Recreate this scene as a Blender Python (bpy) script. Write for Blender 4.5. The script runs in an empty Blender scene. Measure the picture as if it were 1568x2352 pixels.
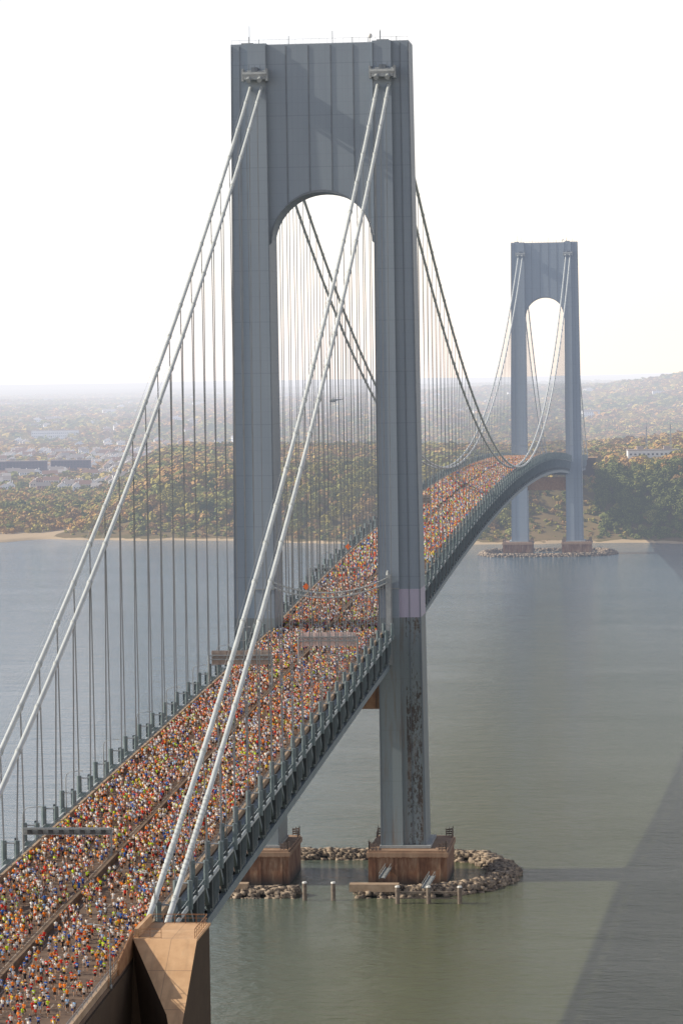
import bpy, bmesh, math, random
import numpy as np
from mathutils import Vector, Matrix
random.seed(7); rng=np.random.default_rng(7)
scene=bpy.context.scene
scene.view_settings.view_transform='Standard'; scene.view_settings.look='None'; scene.view_settings.exposure=0; scene.view_settings.gamma=1
C=scene.collection
CAM=np.array([87.4,-765.0,130.0]); TH=math.radians(6.28); F=7015.0
PITCH=math.atan(338.5/F); ROLL=0.0145
# ------------------------------------------------------------------ helpers
def link(o,parent=None):
    C.objects.link(o)
    if parent: o.parent=parent
    return o
def empty(name,loc=(0,0,0),parent=None):
    o=bpy.data.objects.new(name,None); o.location=loc; o.empty_display_size=1
    return link(o,parent)
def tag(o,label,cat,group=None,kind=None):
    o["label"]=label; o["category"]=cat
    if group: o["group"]=group
    if kind: o["kind"]=kind
    return o
class MB:
    def __init__(s): s.v=[];s.f=[];s.m=[]
    def poly(s,pts,mi=0):
        b=len(s.v); s.v+= [tuple(p) for p in pts]; s.f.append(tuple(range(b,b+len(pts)))); s.m.append(mi)
    def hexa(s,p,mi=0):
        b=len(s.v); s.v+=[tuple(q) for q in p]
        for f in ((3,2,1,0),(4,5,6,7),(0,1,5,4),(1,2,6,5),(2,3,7,6),(3,0,4,7)):
            s.f.append(tuple(b+i for i in f)); s.m.append(mi)
    def box(s,x0,x1,y0,y1,z0,z1,mi=0):
        s.hexa([(x0,y0,z0),(x1,y0,z0),(x1,y1,z0),(x0,y1,z0),(x0,y0,z1),(x1,y0,z1),(x1,y1,z1),(x0,y1,z1)],mi)
    def beam(s,p,q,w,h,mi=0):
        p=Vector(p);q=Vector(q);d=(q-p).normalized()
        up=Vector((0,0,1)) if abs(d.z)<0.95 else Vector((0,1,0))
        a=d.cross(up).normalized(); b=a.cross(d).normalized(); a=a*w/2;b=b*h/2
        s.hexa([p-a-b,p+a-b,q+a-b,q-a-b,p-a+b,p+a+b,q+a+b,q-a+b],mi)
    def tube(s,pts,r,n=8,mi=0,caps=True):
        base=len(s.v); N=len(pts); pts=[Vector(p) for p in pts]
        for i,p in enumerate(pts):
            d=(pts[min(i+1,N-1)]-pts[max(i-1,0)]).normalized()
            ref=Vector((1,0,0)) if abs(d.x)<0.9 else Vector((0,1,0))
            a=(ref-d*ref.dot(d)).normalized(); b=d.cross(a)
            rr=r[i] if isinstance(r,(list,tuple)) else r
            for k in range(n):
                t=2*math.pi*k/n; s.v.append(tuple(p+a*math.cos(t)*rr+b*math.sin(t)*rr))
        for i in range(N-1):
            for k in range(n):
                s.f.append((base+i*n+k,base+i*n+(k+1)%n,base+(i+1)*n+(k+1)%n,base+(i+1)*n+k)); s.m.append(mi)
        if caps:
            s.f.append(tuple(base+k for k in range(n))[::-1]); s.m.append(mi)
            s.f.append(tuple(base+(N-1)*n+k for k in range(n))); s.m.append(mi)
    def prism(s,poly0,poly1,mi=0):
        b=len(s.v);n=len(poly0); s.v+=[tuple(p) for p in poly0]+[tuple(p) for p in poly1]
        for k in range(n):
            s.f.append((b+k,b+(k+1)%n,b+n+(k+1)%n,b+n+k)); s.m.append(mi)
        s.f.append(tuple(b+k for k in range(n))[::-1]); s.m.append(mi)
        s.f.append(tuple(b+n+k for k in range(n))); s.m.append(mi)
    def mesh(s,name,mats,smooth=False):
        me=bpy.data.meshes.new(name); me.from_pydata(s.v,[],s.f)
        for m in mats: me.materials.append(m)
        me.polygons.foreach_set("material_index",s.m)
        if smooth: me.polygons.foreach_set("use_smooth",[True]*len(s.f))
        me.update(); return me
    def obj(s,name,mats,parent=None,smooth=False):
        return link(bpy.data.objects.new(name,s.mesh(name,mats,smooth)),parent)
# ------------------------------------------------------------------ materials
def nd(nt,t,**k):
    n=nt.nodes.new(t)
    for a,b in k.items(): setattr(n,a,b)
    return n
def math_(nt,op,a,b=None,c=None,clamp=False):
    n=nd(nt,'ShaderNodeMath',operation=op); n.use_clamp=clamp
    for i,x in enumerate((a,b,c)):
        if x is None: continue
        if hasattr(x,'links'): nt.links.new(x,n.inputs[i])
        else: n.inputs[i].default_value=x
    return n.outputs[0]
def mixc(nt,fac,a,b,mode='MIX'):
    n=nd(nt,'ShaderNodeMix',data_type='RGBA',blend_type=mode)
    for s,x in ((n.inputs[0],fac),(n.inputs[6],a),(n.inputs[7],b)):
        if hasattr(x,'links'): nt.links.new(x,s)
        elif isinstance(x,(int,float)): s.default_value=x
        else: s.default_value=(*x[:3],1)
    return n.outputs[2]
HAZE_L=7100.0
def newmat(name,haze=True,L=None):
    m=bpy.data.materials.new(name); m.use_nodes=True; nt=m.node_tree
    for n in list(nt.nodes): nt.nodes.remove(n)
    out=nd(nt,'ShaderNodeOutputMaterial'); bs=nd(nt,'ShaderNodeBsdfPrincipled')
    geo=nd(nt,'ShaderNodeNewGeometry')
    if haze:   # haze painted as emission, thickening with distance from a point near the camera
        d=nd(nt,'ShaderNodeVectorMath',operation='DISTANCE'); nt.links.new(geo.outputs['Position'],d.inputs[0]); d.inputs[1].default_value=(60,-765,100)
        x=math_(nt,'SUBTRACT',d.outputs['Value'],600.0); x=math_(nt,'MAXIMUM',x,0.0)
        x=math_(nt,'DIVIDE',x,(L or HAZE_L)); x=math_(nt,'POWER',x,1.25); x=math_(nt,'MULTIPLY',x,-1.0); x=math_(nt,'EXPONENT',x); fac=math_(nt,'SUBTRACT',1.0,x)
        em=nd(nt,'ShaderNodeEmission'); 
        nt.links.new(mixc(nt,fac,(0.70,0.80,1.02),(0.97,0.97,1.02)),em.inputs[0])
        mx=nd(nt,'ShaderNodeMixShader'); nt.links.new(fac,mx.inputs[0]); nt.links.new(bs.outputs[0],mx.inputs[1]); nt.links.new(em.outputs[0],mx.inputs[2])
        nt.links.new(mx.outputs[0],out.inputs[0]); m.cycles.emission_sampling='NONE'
    else: nt.links.new(bs.outputs[0],out.inputs[0])
    return m,nt,bs,geo
def noise(nt,vec,scale,detail=4,rough=.55,stretch=None):
    mp=nd(nt,'ShaderNodeMapping'); nt.links.new(vec,mp.inputs[0])
    if stretch: mp.inputs['Scale'].default_value=stretch
    n=nd(nt,'ShaderNodeTexNoise'); nt.links.new(mp.outputs[0],n.inputs['Vector'])
    n.inputs['Scale'].default_value=scale; n.inputs['Detail'].default_value=detail; n.inputs['Roughness'].default_value=rough
    return n.outputs['Fac']
def ramp(nt,fac,stops):
    r=nd(nt,'ShaderNodeValToRGB'); nt.links.new(fac,r.inputs[0]); e=r.color_ramp.elements
    while len(e)<len(stops): e.new(0.5)
    for i,(p,c) in enumerate(stops): e[i].position=p; e[i].color=(*c,1) if len(c)==3 else c
    return r.outputs[0]
def simple(name,c1,c2,scale=0.3,rough=.7,metal=0,haze=True,stretch=None,detail=5,bump=0):
    m,nt,bs,geo=newmat(name,haze)
    f=noise(nt,geo.outputs['Position'],scale,detail,stretch=stretch)
    col=ramp(nt,f,[(.3,c1),(.7,c2)])
    nt.links.new(col,bs.inputs['Base Color']); bs.inputs['Roughness'].default_value=rough; bs.inputs['Metallic'].default_value=metal
    if bump:
        b=nd(nt,'ShaderNodeBump'); b.inputs['Strength'].default_value=bump; nt.links.new(f,b.inputs['Height']); nt.links.new(b.outputs[0],bs.inputs['Normal'])
    return m
def attrmat(name,rough=.8,haze=True,var=0):
    m,nt,bs,geo=newmat(name,haze)
    a=nd(nt,'ShaderNodeAttribute',attribute_name='Col'); nt.links.new(a.outputs['Color'],bs.inputs['Base Color'])
    bs.inputs['Roughness'].default_value=rough; bs.inputs['Specular IOR Level'].default_value=.2
    return m
def tower_mat():
    m,nt,bs,geo=newmat('tower_paint')
    P=geo.outputs['Position']; sp=nd(nt,'ShaderNodeSeparateXYZ'); nt.links.new(P,sp.inputs[0]); X,Y,Z=sp.outputs
    f=noise(nt,P,0.12,6,stretch=(1,1,.25))
    col=ramp(nt,f,[(.3,(.255,.305,.36)),(.7,(.295,.345,.395))])
    st=noise(nt,P,1.2,3,stretch=(1,1,.03)); col=mixc(nt,math_(nt,'MULTIPLY',st,.22),col,(.18,.215,.25))
    w=math_(nt,'FRACT',math_(nt,'DIVIDE',Z,3.2)); l=math_(nt,'LESS_THAN',w,.05)
    w2=math_(nt,'FRACT',math_(nt,'DIVIDE',Z,12.8)); l2=math_(nt,'LESS_THAN',w2,.018)
    wx=math_(nt,'FRACT',math_(nt,'DIVIDE',X,1.4)); l3=math_(nt,'LESS_THAN',wx,.08)
    col=mixc(nt,math_(nt,'MULTIPLY',l,.10),col,(.12,.14,.16)); col=mixc(nt,math_(nt,'MULTIPLY',l2,.16),col,(.1,.12,.14)); col=mixc(nt,math_(nt,'MULTIPLY',l3,.08),col,(.12,.14,.16))
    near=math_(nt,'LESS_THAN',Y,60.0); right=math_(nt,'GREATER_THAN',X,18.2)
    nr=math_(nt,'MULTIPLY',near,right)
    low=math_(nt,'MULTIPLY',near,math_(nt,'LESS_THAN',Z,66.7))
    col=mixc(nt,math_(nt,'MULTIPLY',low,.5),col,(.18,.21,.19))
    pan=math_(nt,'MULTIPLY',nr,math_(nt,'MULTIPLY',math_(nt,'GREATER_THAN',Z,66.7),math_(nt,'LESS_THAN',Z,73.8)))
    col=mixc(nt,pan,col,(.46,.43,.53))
    pn=noise(nt,P,2.2,8,.8,stretch=(1,1,.35)); big=noise(nt,P,.12,3,stretch=(1.6,1,.7))
    bias=math_(nt,'MULTIPLY',math_(nt,'SUBTRACT',45.0,Z),.0018)
    sm_=math_(nt,'ADD',bias,math_(nt,'ADD',pn,math_(nt,'MULTIPLY',big,.6)))
    pt=math_(nt,'DIVIDE',math_(nt,'SUBTRACT',sm_,.82),.05,clamp=True)
    pt=math_(nt,'MULTIPLY',math_(nt,'MULTIPLY',pt,low),math_(nt,'GREATER_THAN',X,19.6))
    pt=math_(nt,'MULTIPLY',pt,math_(nt,'LESS_THAN',X,23.4))
    col=mixc(nt,math_(nt,'MULTIPLY',pt,.9),col,(.055,.038,.028))
    rs=noise(nt,P,.5,6,.7,stretch=(1.5,1,.12)); rs=ramp(nt,rs,[(.5,(0,0,0)),(.7,(.6,.6,.6))])
    col=mixc(nt,math_(nt,'MULTIPLY',rs,low),col,(.18,.115,.07))
    nt.links.new(col,bs.inputs['Base Color']); bs.inputs['Roughness'].default_value=.55
    bs.inputs['Specular IOR Level'].default_value=.3
    return m
M_tower=tower_mat()
M_rib=simple('rib_paint',(.14,.165,.19),(.19,.215,.245),.5,.6)
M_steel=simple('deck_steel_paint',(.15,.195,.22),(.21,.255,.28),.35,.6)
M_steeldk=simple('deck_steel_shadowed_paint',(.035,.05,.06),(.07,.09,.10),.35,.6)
M_chord=simple('chord_paint',(.38,.43,.45),(.52,.56,.57),.4,.5)
M_cable=simple('cable_paint',(.44,.47,.47),(.56,.59,.58),.25,.45)
M_band=simple('cable_band_paint',(.38,.41,.41),(.5,.53,.52),.5,.5)
M_rope=simple('rope_steel',(.18,.195,.205),(.27,.285,.295),.2,.6)
M_sleeve=simple('sleeve_paint',(.10,.145,.155),(.18,.225,.235),.8,.5)
M_saddle=simple('saddle_paint',(.24,.265,.275),(.36,.38,.38),.6,.5)
M_conc=simple('parapet_concrete',(.28,.195,.125),(.42,.31,.215),.6,.85)
M_med=simple('median_concrete',(.12,.08,.05),(.23,.155,.10),.7,.85)
def anch_mat(k,name):
    m,nt,bs,geo=newmat(name); P=geo.outputs['Position']
    f=noise(nt,P,.35,7,.65); col=ramp(nt,f,[(.25,(.46*k,.27*k,.14*k)),(.6,(.60*k,.38*k,.21*k)),(.85,(.66*k,.46*k,.29*k))])
    sp=nd(nt,'ShaderNodeSeparateXYZ'); nt.links.new(P,sp.inputs[0])
    for s,per in ((sp.outputs[0],5.0),(sp.outputs[1],6.0)):
        w=math_(nt,'LESS_THAN',math_(nt,'FRACT',math_(nt,'DIVIDE',s,per)),.02); col=mixc(nt,math_(nt,'MULTIPLY',w,.5),col,(.2*k,.13*k,.09*k))
    st=noise(nt,P,.9,4,stretch=(1,.15,.15)); col=mixc(nt,ramp(nt,st,[(.5,(0,0,0)),(.8,(.6,.6,.6))]),col,(.3*k,.19*k,.11*k))
    nt.links.new(col,bs.inputs['Base Color']); bs.inputs['Roughness'].default_value=.9
    b=nd(nt,'ShaderNodeBump'); b.inputs['Strength'].default_value=.3; nt.links.new(f,b.inputs['Height']); nt.links.new(b.outputs[0],bs.inputs['Normal'])
    return m
M_anch=anch_mat(1,'anchorage_concrete'); M_anch_shade=anch_mat(.11,'painted_shade_concrete')  # second one is the same concrete darkened: shade painted on walls and recess
def pier_mat():
    m,nt,bs,geo=newmat('pier_concrete'); P=geo.outputs['Position']
    sp=nd(nt,'ShaderNodeSeparateXYZ'); nt.links.new(P,sp.inputs[0])
    f=noise(nt,P,.6,8,.72,stretch=(1,1,.2))
    col=ramp(nt,f,[(.3,(.06,.025,.014)),(.45,(.18,.08,.04)),(.58,(.28,.165,.1)),(.72,(.42,.31,.22))])
    hi=math_(nt,'GREATER_THAN',sp.outputs[2],7.4); col=mixc(nt,math_(nt,'MULTIPLY',hi,.45),col,(.4,.29,.2))
    lo=math_(nt,'SUBTRACT',1.0,math_(nt,'DIVIDE',sp.outputs[2],3.0),clamp=True); col=mixc(nt,lo,col,(.04,.035,.03))
    nt.links.new(col,bs.inputs['Base Color']); bs.inputs['Roughness'].default_value=.9; return m
M_pier=pier_mat()
M_rust=simple('rusty_steel',(.22,.10,.045),(.34,.19,.095),.8,.8)
M_dark=simple('dark_steel',(.03,.035,.04),(.07,.075,.08),.8,.6)
M_guard=simple('guard_steel',(.12,.085,.065),(.2,.14,.11),.8,.7)
M_pole=simple('galvanised_pole',(.22,.24,.25),(.32,.34,.34),.8,.5)
M_signb=simple('sign_back',(.26,.2,.165),(.4,.33,.28),.9,.6,stretch=(.2,1,4))
M_signp=simple('pale_sign',(.56,.42,.38),(.7,.57,.52),.9,.6)
M_orange=simple('orange_sign_paint',(.8,.13,.02),(.9,.2,.03),.5,.5)
M_white=simple('white_paint',(.6,.6,.58),(.75,.74,.7),.5,.6)
M_wood=simple('timber_pile',(.12,.09,.07),(.24,.2,.16),1.2,.9)
def road_mat():
    m,nt,bs,geo=newmat('asphalt'); P=geo.outputs['Position']
    sp=nd(nt,'ShaderNodeSeparateXYZ'); nt.links.new(P,sp.inputs[0]); X,Y,Z=sp.outputs
    f=noise(nt,P,.6,7,.7); col=ramp(nt,f,[(.25,(.11,.07,.048)),(.75,(.205,.14,.097))])
    t=noise(nt,P,.8,3,stretch=(1,.02,1)); col=mixc(nt,math_(nt,'MULTIPLY',t,.3),col,(.06,.042,.034))
    ax=math_(nt,'ABSOLUTE',X)
    dash=math_(nt,'LESS_THAN',math_(nt,'FRACT',math_(nt,'DIVIDE',Y,12.0)),.28)
    for lx,solid in ((1.4,1),(5.4,0),(9.4,0),(13.4,1)):
        l=math_(nt,'LESS_THAN',math_(nt,'ABSOLUTE',math_(nt,'SUBTRACT',ax,lx)),.07)
        if not solid: l=math_(nt,'MULTIPLY',l,dash)
        col=mixc(nt,math_(nt,'MULTIPLY',l,.6),col,(.5,.45,.38))
    j=math_(nt,'LESS_THAN',math_(nt,'FRACT',math_(nt,'DIVIDE',Y,15.1)),.012); col=mixc(nt,math_(nt,'MULTIPLY',j,.6),col,(.02,.02,.02))
    nt.links.new(col,bs.inputs['Base Color']); bs.inputs['Roughness'].default_value=.85; return m
M_road=road_mat()
def water_mat():
    m,nt,bs,geo=newmat('sea_water',L=15000); P=geo.outputs['Position']
    sp=nd(nt,'ShaderNodeSeparateXYZ'); nt.links.new(P,sp.inputs[0])
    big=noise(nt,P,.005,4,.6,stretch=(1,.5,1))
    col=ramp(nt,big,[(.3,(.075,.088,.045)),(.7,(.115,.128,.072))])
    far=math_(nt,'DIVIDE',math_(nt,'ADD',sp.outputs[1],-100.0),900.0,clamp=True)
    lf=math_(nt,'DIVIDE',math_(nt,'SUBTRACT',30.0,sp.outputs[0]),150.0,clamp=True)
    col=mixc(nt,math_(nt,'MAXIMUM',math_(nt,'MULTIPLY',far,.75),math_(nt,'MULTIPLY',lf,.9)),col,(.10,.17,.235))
    a=noise(nt,P,.30,6,.66,stretch=(.7,1.0,1)); b=noise(nt,P,.09,3,.5,stretch=(.5,1,1))
    nt.links.new(col,bs.inputs['Base Color']); bs.inputs['IOR'].default_value=1.33
    bs.inputs['Roughness'].default_value=.06
    gust=noise(nt,P,.012,3,.6,stretch=(.6,1.4,1)); gust=math_(nt,'ADD',.45,math_(nt,'MULTIPLY',gust,1.1))
    h=math_(nt,'MULTIPLY',gust,math_(nt,'ADD',math_(nt,'MULTIPLY',a,1.3),math_(nt,'MULTIPLY',b,1.4)))
    bp=nd(nt,'ShaderNodeBump'); bp.inputs['Strength'].default_value=1.0; bp.inputs['Distance'].default_value=.62
    nt.links.new(h,bp.inputs['Height']); nt.links.new(bp.outputs[0],bs.inputs['Normal']); return m
M_water=water_mat()
def ground_mat():
    m,nt,bs,geo=newmat('land_cover'); P=geo.outputs['Position']
    sp=nd(nt,'ShaderNodeSeparateXYZ'); nt.links.new(P,sp.inputs[0]); Z=sp.outputs[2]
    f=noise(nt,P,.02,8,.7); col=ramp(nt,f,[(.3,(.09,.08,.03)),(.45,(.16,.125,.05)),(.6,(.21,.14,.065)),(.72,(.13,.13,.045))])
    g=noise(nt,P,.0016,4,.6); col=mixc(nt,ramp(nt,g,[(.45,(0,0,0)),(.6,(.5,.5,.5))]),col,(.2,.16,.085))
    n2=noise(nt,P,.05,4); th=math_(nt,'ADD',-.8,math_(nt,'MULTIPLY',n2,3.8))
    th=math_(nt,'ADD',th,math_(nt,'MULTIPLY',math_(nt,'LESS_THAN',sp.outputs[0],-388.0),2.8))
    s=math_(nt,'LESS_THAN',Z,th)
    col=mixc(nt,s,col,(.46,.35,.22))
    nt.links.new(col,bs.inputs['Base Color']); bs.inputs['Roughness'].default_value=.95; bs.inputs['Specular IOR Level'].default_value=.1
    return m
M_ground=ground_mat()
M_tree=attrmat('foliage',.8); M_people=attrmat('skin_and_clothing',.75); M_house=attrmat('house_surfaces',.8)
M_bark=simple('bark',(.07,.05,.035),(.12,.09,.07),1,.9)
M_rock=simple('granite_boulder',(.03,.022,.018),(.48,.38,.28),.9,.9,bump=.5)

# ------------------------------------------------------------------ world, sun, camera
KX,KY=1.63,0.15
tosun=Vector((-KX,-KY,1)).normalized(); elev=math.asin(tosun.z)
w=bpy.data.worlds.new("World"); scene.world=w; w.use_nodes=True; nt=w.node_tree
bg=nt.nodes['Background']; sky=nd(nt,'ShaderNodeTexSky',sky_type='NISHITA'); sky.sun_disc=False
sky.sun_elevation=elev; sky.sun_rotation=math.atan2(tosun.x,tosun.y); sky.dust_density=1.2; sky.air_density=1.0; sky.ozone_density=1.0; sky.altitude=0
SKYS=.10
tc_=nd(nt,'ShaderNodeTexCoord'); s3=nd(nt,'ShaderNodeSeparateXYZ'); nt.links.new(tc_.outputs['Generated'],s3.inputs[0])
hz_=math_(nt,'EXPONENT',math_(nt,'MULTIPLY',math_(nt,'ABSOLUTE',s3.outputs[2]),-3.1))
side=math_(nt,'DIVIDE',math_(nt,'ADD',s3.outputs[0],.24),.24,clamp=True)
tint=mixc(nt,side,(0.96/SKYS,0.92/SKYS,1.0/SKYS),(1.14/SKYS,0.93/SKYS,0.80/SKYS))
hzc=mixc(nt,1.0,hz_,tint,'MULTIPLY')
addn=mixc(nt,1.0,sky.outputs[0],hzc,'ADD')
nt.links.new(addn,bg.inputs[0]); bg.inputs[1].default_value=SKYS
L=bpy.data.lights.new("sun","SUN"); L.energy=5.0; L.angle=math.radians(.53); L.color=(1,.90,.74)
so=link(bpy.data.objects.new("sun",L)); so.rotation_euler=(-tosun).to_track_quat('-Z','Y').to_euler(); so.location=(-300,-100,400)
cd=bpy.data.cameras.new("camera"); cam=link(bpy.data.objects.new("camera",cd)); scene.camera=cam
cd.sensor_fit='VERTICAL'; cd.sensor_height=36; cd.sensor_width=24; cd.lens=36*F/2352; cd.clip_start=5; cd.clip_end=60000
R0=Vector((math.cos(TH),math.sin(TH),0)); D0=Vector((-math.sin(TH)*math.cos(PITCH),math.cos(TH)*math.cos(PITCH),-math.sin(PITCH)))
U0=R0.cross(D0).normalized(); R1=(R0-U0*ROLL).normalized(); U1=(U0+R0*ROLL).normalized()
mw=Matrix((( R1.x,U1.x,-D0.x,CAM[0]),(R1.y,U1.y,-D0.y,CAM[1]),(R1.z,U1.z,-D0.z,CAM[2]),(0,0,0,1))); cam.matrix_world=mw
def project(P):
    q=np.asarray(P,float)-CAM; z=q@np.array(D0); return 784+F*(q@np.array(R1))/z, 1176-F*(q@np.array(U1))/z, z

# ------------------------------------------------------------------ bridge geometry
SP=1298.0
def deck_z(y):
    if y<0: return 63+.0315*y
    if y>SP: return 63-.028*(y-SP)
    u=(y-SP/2)/(SP/2); return 63+16*(1-u*u)
CT=202.8
def cab_z(y):
    if y>SP: y=SP-y
    if y<0:
        u=(y+358)/358.; return 52.5+(CT-52.5)*u-4*10*u*(1-u)
    u=(y-SP/2)/(SP/2); return 82.5+(CT-82.5)*u*u
bridge=empty("suspension_bridge")
tag(bridge,"grey steel suspension bridge over a wide strait, packed with runners","bridge")
YS=list(np.arange(-470,1761,5.0))
def strip(name,x0,x1,z0,z1,mat,y0=-470,y1=1760,parent=bridge,mi=0):
    mb=MB(); ys=[y for y in YS if y0<=y<=y1]; b=0
    for y in ys:
        z=deck_z(y); mb.v+=[(x0,y,z+z0),(x1,y,z+z0),(x1,y,z+z1),(x0,y,z+z1)]
    for i in range(len(ys)-1):
        for k in range(4):
            mb.f.append((4*i+k,4*i+(k+1)%4,4*i+4+(k+1)%4,4*i+4+k)[::-1]); mb.m.append(0)
    mb.f.append((0,1,2,3)); mb.m.append(0); n=4*(len(ys)-1); mb.f.append((n+3,n+2,n+1,n)); mb.m.append(0)
    return mb.obj(name,[mat],parent)
strip("upper_roadway",-14.6,14.6,-.6,0,M_road)
strip("lower_roadway",-13.5,13.5,-8.0,-7.4,M_road,-352,1650)
for s in (-1,1):
    strip("parapet",min(s*14.05,s*14.5),max(s*14.05,s*14.5),.004,.95,M_conc)
strip("median_barrier",-.3,.3,.004,.85,M_med)
for s in (-1,1):
    mb=MB()
    for h in (1.3,1.65): mb.tube([(s*14.3,y,deck_z(y)+h) for y in YS],.05,4)
    for y in np.arange(-468,1760,3.0): mb.beam((s*14.3,y,deck_z(y)+.9),(s*14.3,y,deck_z(y)+1.68),.07,.07)
    mb.obj("railing",[M_pole],bridge)
mb=MB()
mb.tube([(0,y,deck_z(y)+1.05) for y in YS],.05,4)
mb.obj("median_rail",[M_med],bridge)
PAN=15.1; XO=16.7
st_side=[-PAN*i for i in range(1,24)]; st_main=[PAN*i for i in range(1,86)]; st_far=[SP+PAN*i for i in range(1,24)]
allst=[-PAN*i for i in range(0,24)][::-1]+st_main+[SP]+st_far
for s in (-1,1):
    mb=MB(); x=s*15.2
    ys=[y for y in YS if -355<=y<=1655]
    for (zz,hh,ww,mi) in ((-.8,1.5,.9,0),(-8.2,1.4,.9,0)):
        for a,b in zip(ys[:-1],ys[1:]): mb.beam((x,a,deck_z(a)+zz),(x,b,deck_z(b)+zz),ww,hh,mi)
    for a,b in zip(ys[:-1],ys[1:]):
        mb.beam((s*XO,a,deck_z(a)-.55),(s*XO,b,deck_z(b)-.55),.3,.6,1)
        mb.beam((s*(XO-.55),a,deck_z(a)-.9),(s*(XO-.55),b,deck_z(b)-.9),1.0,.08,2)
        mb.beam((s*XO,a,deck_z(a)+.5),(s*XO,b,deck_z(b)+.5),.06,.06,1)
    for i,y in enumerate(allst):
        z=deck_z(y)
        mb.beam((x,y,z-8),(x,y,z-.9),.6,.9,0)
        mb.prism([(s*15.7,y-.15,z-7.4),(s*15.7,y-.15,z-1.0),(s*XO,y-.15,z-.9),(s*XO,y-.15,z-4.2)],[(s*15.7,y+.15,z-7.4),(s*15.7,y+.15,z-1.0),(s*XO,y+.15,z-.9),(s*XO,y+.15,z-4.2)],0)
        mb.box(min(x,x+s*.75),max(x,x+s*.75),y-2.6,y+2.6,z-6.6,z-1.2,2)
        if i<len(allst)-1:
            y2=allst[i+1]; ym=(y+y2)/2; zm=deck_z(ym); z2=deck_z(y2)
            mb.beam((x,y,z-7.8),(x,ym,zm-.9),.6,.8,0); mb.beam((x,ym,zm-.9),(x,y2,z2-7.8),.6,.8,0)
            mb.beam((x,ym,zm-8),(x,ym,zm-.9),.4,.5,0)
            mb.beam((s*XO,ym,zm-.4),(s*XO,ym,zm+2.4),.45,.7,2)
    mb.obj("stiffening_truss",[M_steel,M_chord,M_steeldk],bridge)
mb=MB()
for y in allst:
    z=deck_z(y); mb.box(-14.7,14.7,y-.35,y+.35,z-2.4,z-.62); mb.box(-14.7,14.7,y-.35,y+.35,z-9.2,z-8.02)
    mb.beam((-14.7,y+.6,z-8),(-9,y+.6,z-2.4),.5,.5); mb.beam((14.7,y+.6,z-8),(9,y+.6,z-2.4),.5,.5)
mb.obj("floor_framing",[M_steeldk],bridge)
ZT=209.8
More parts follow.
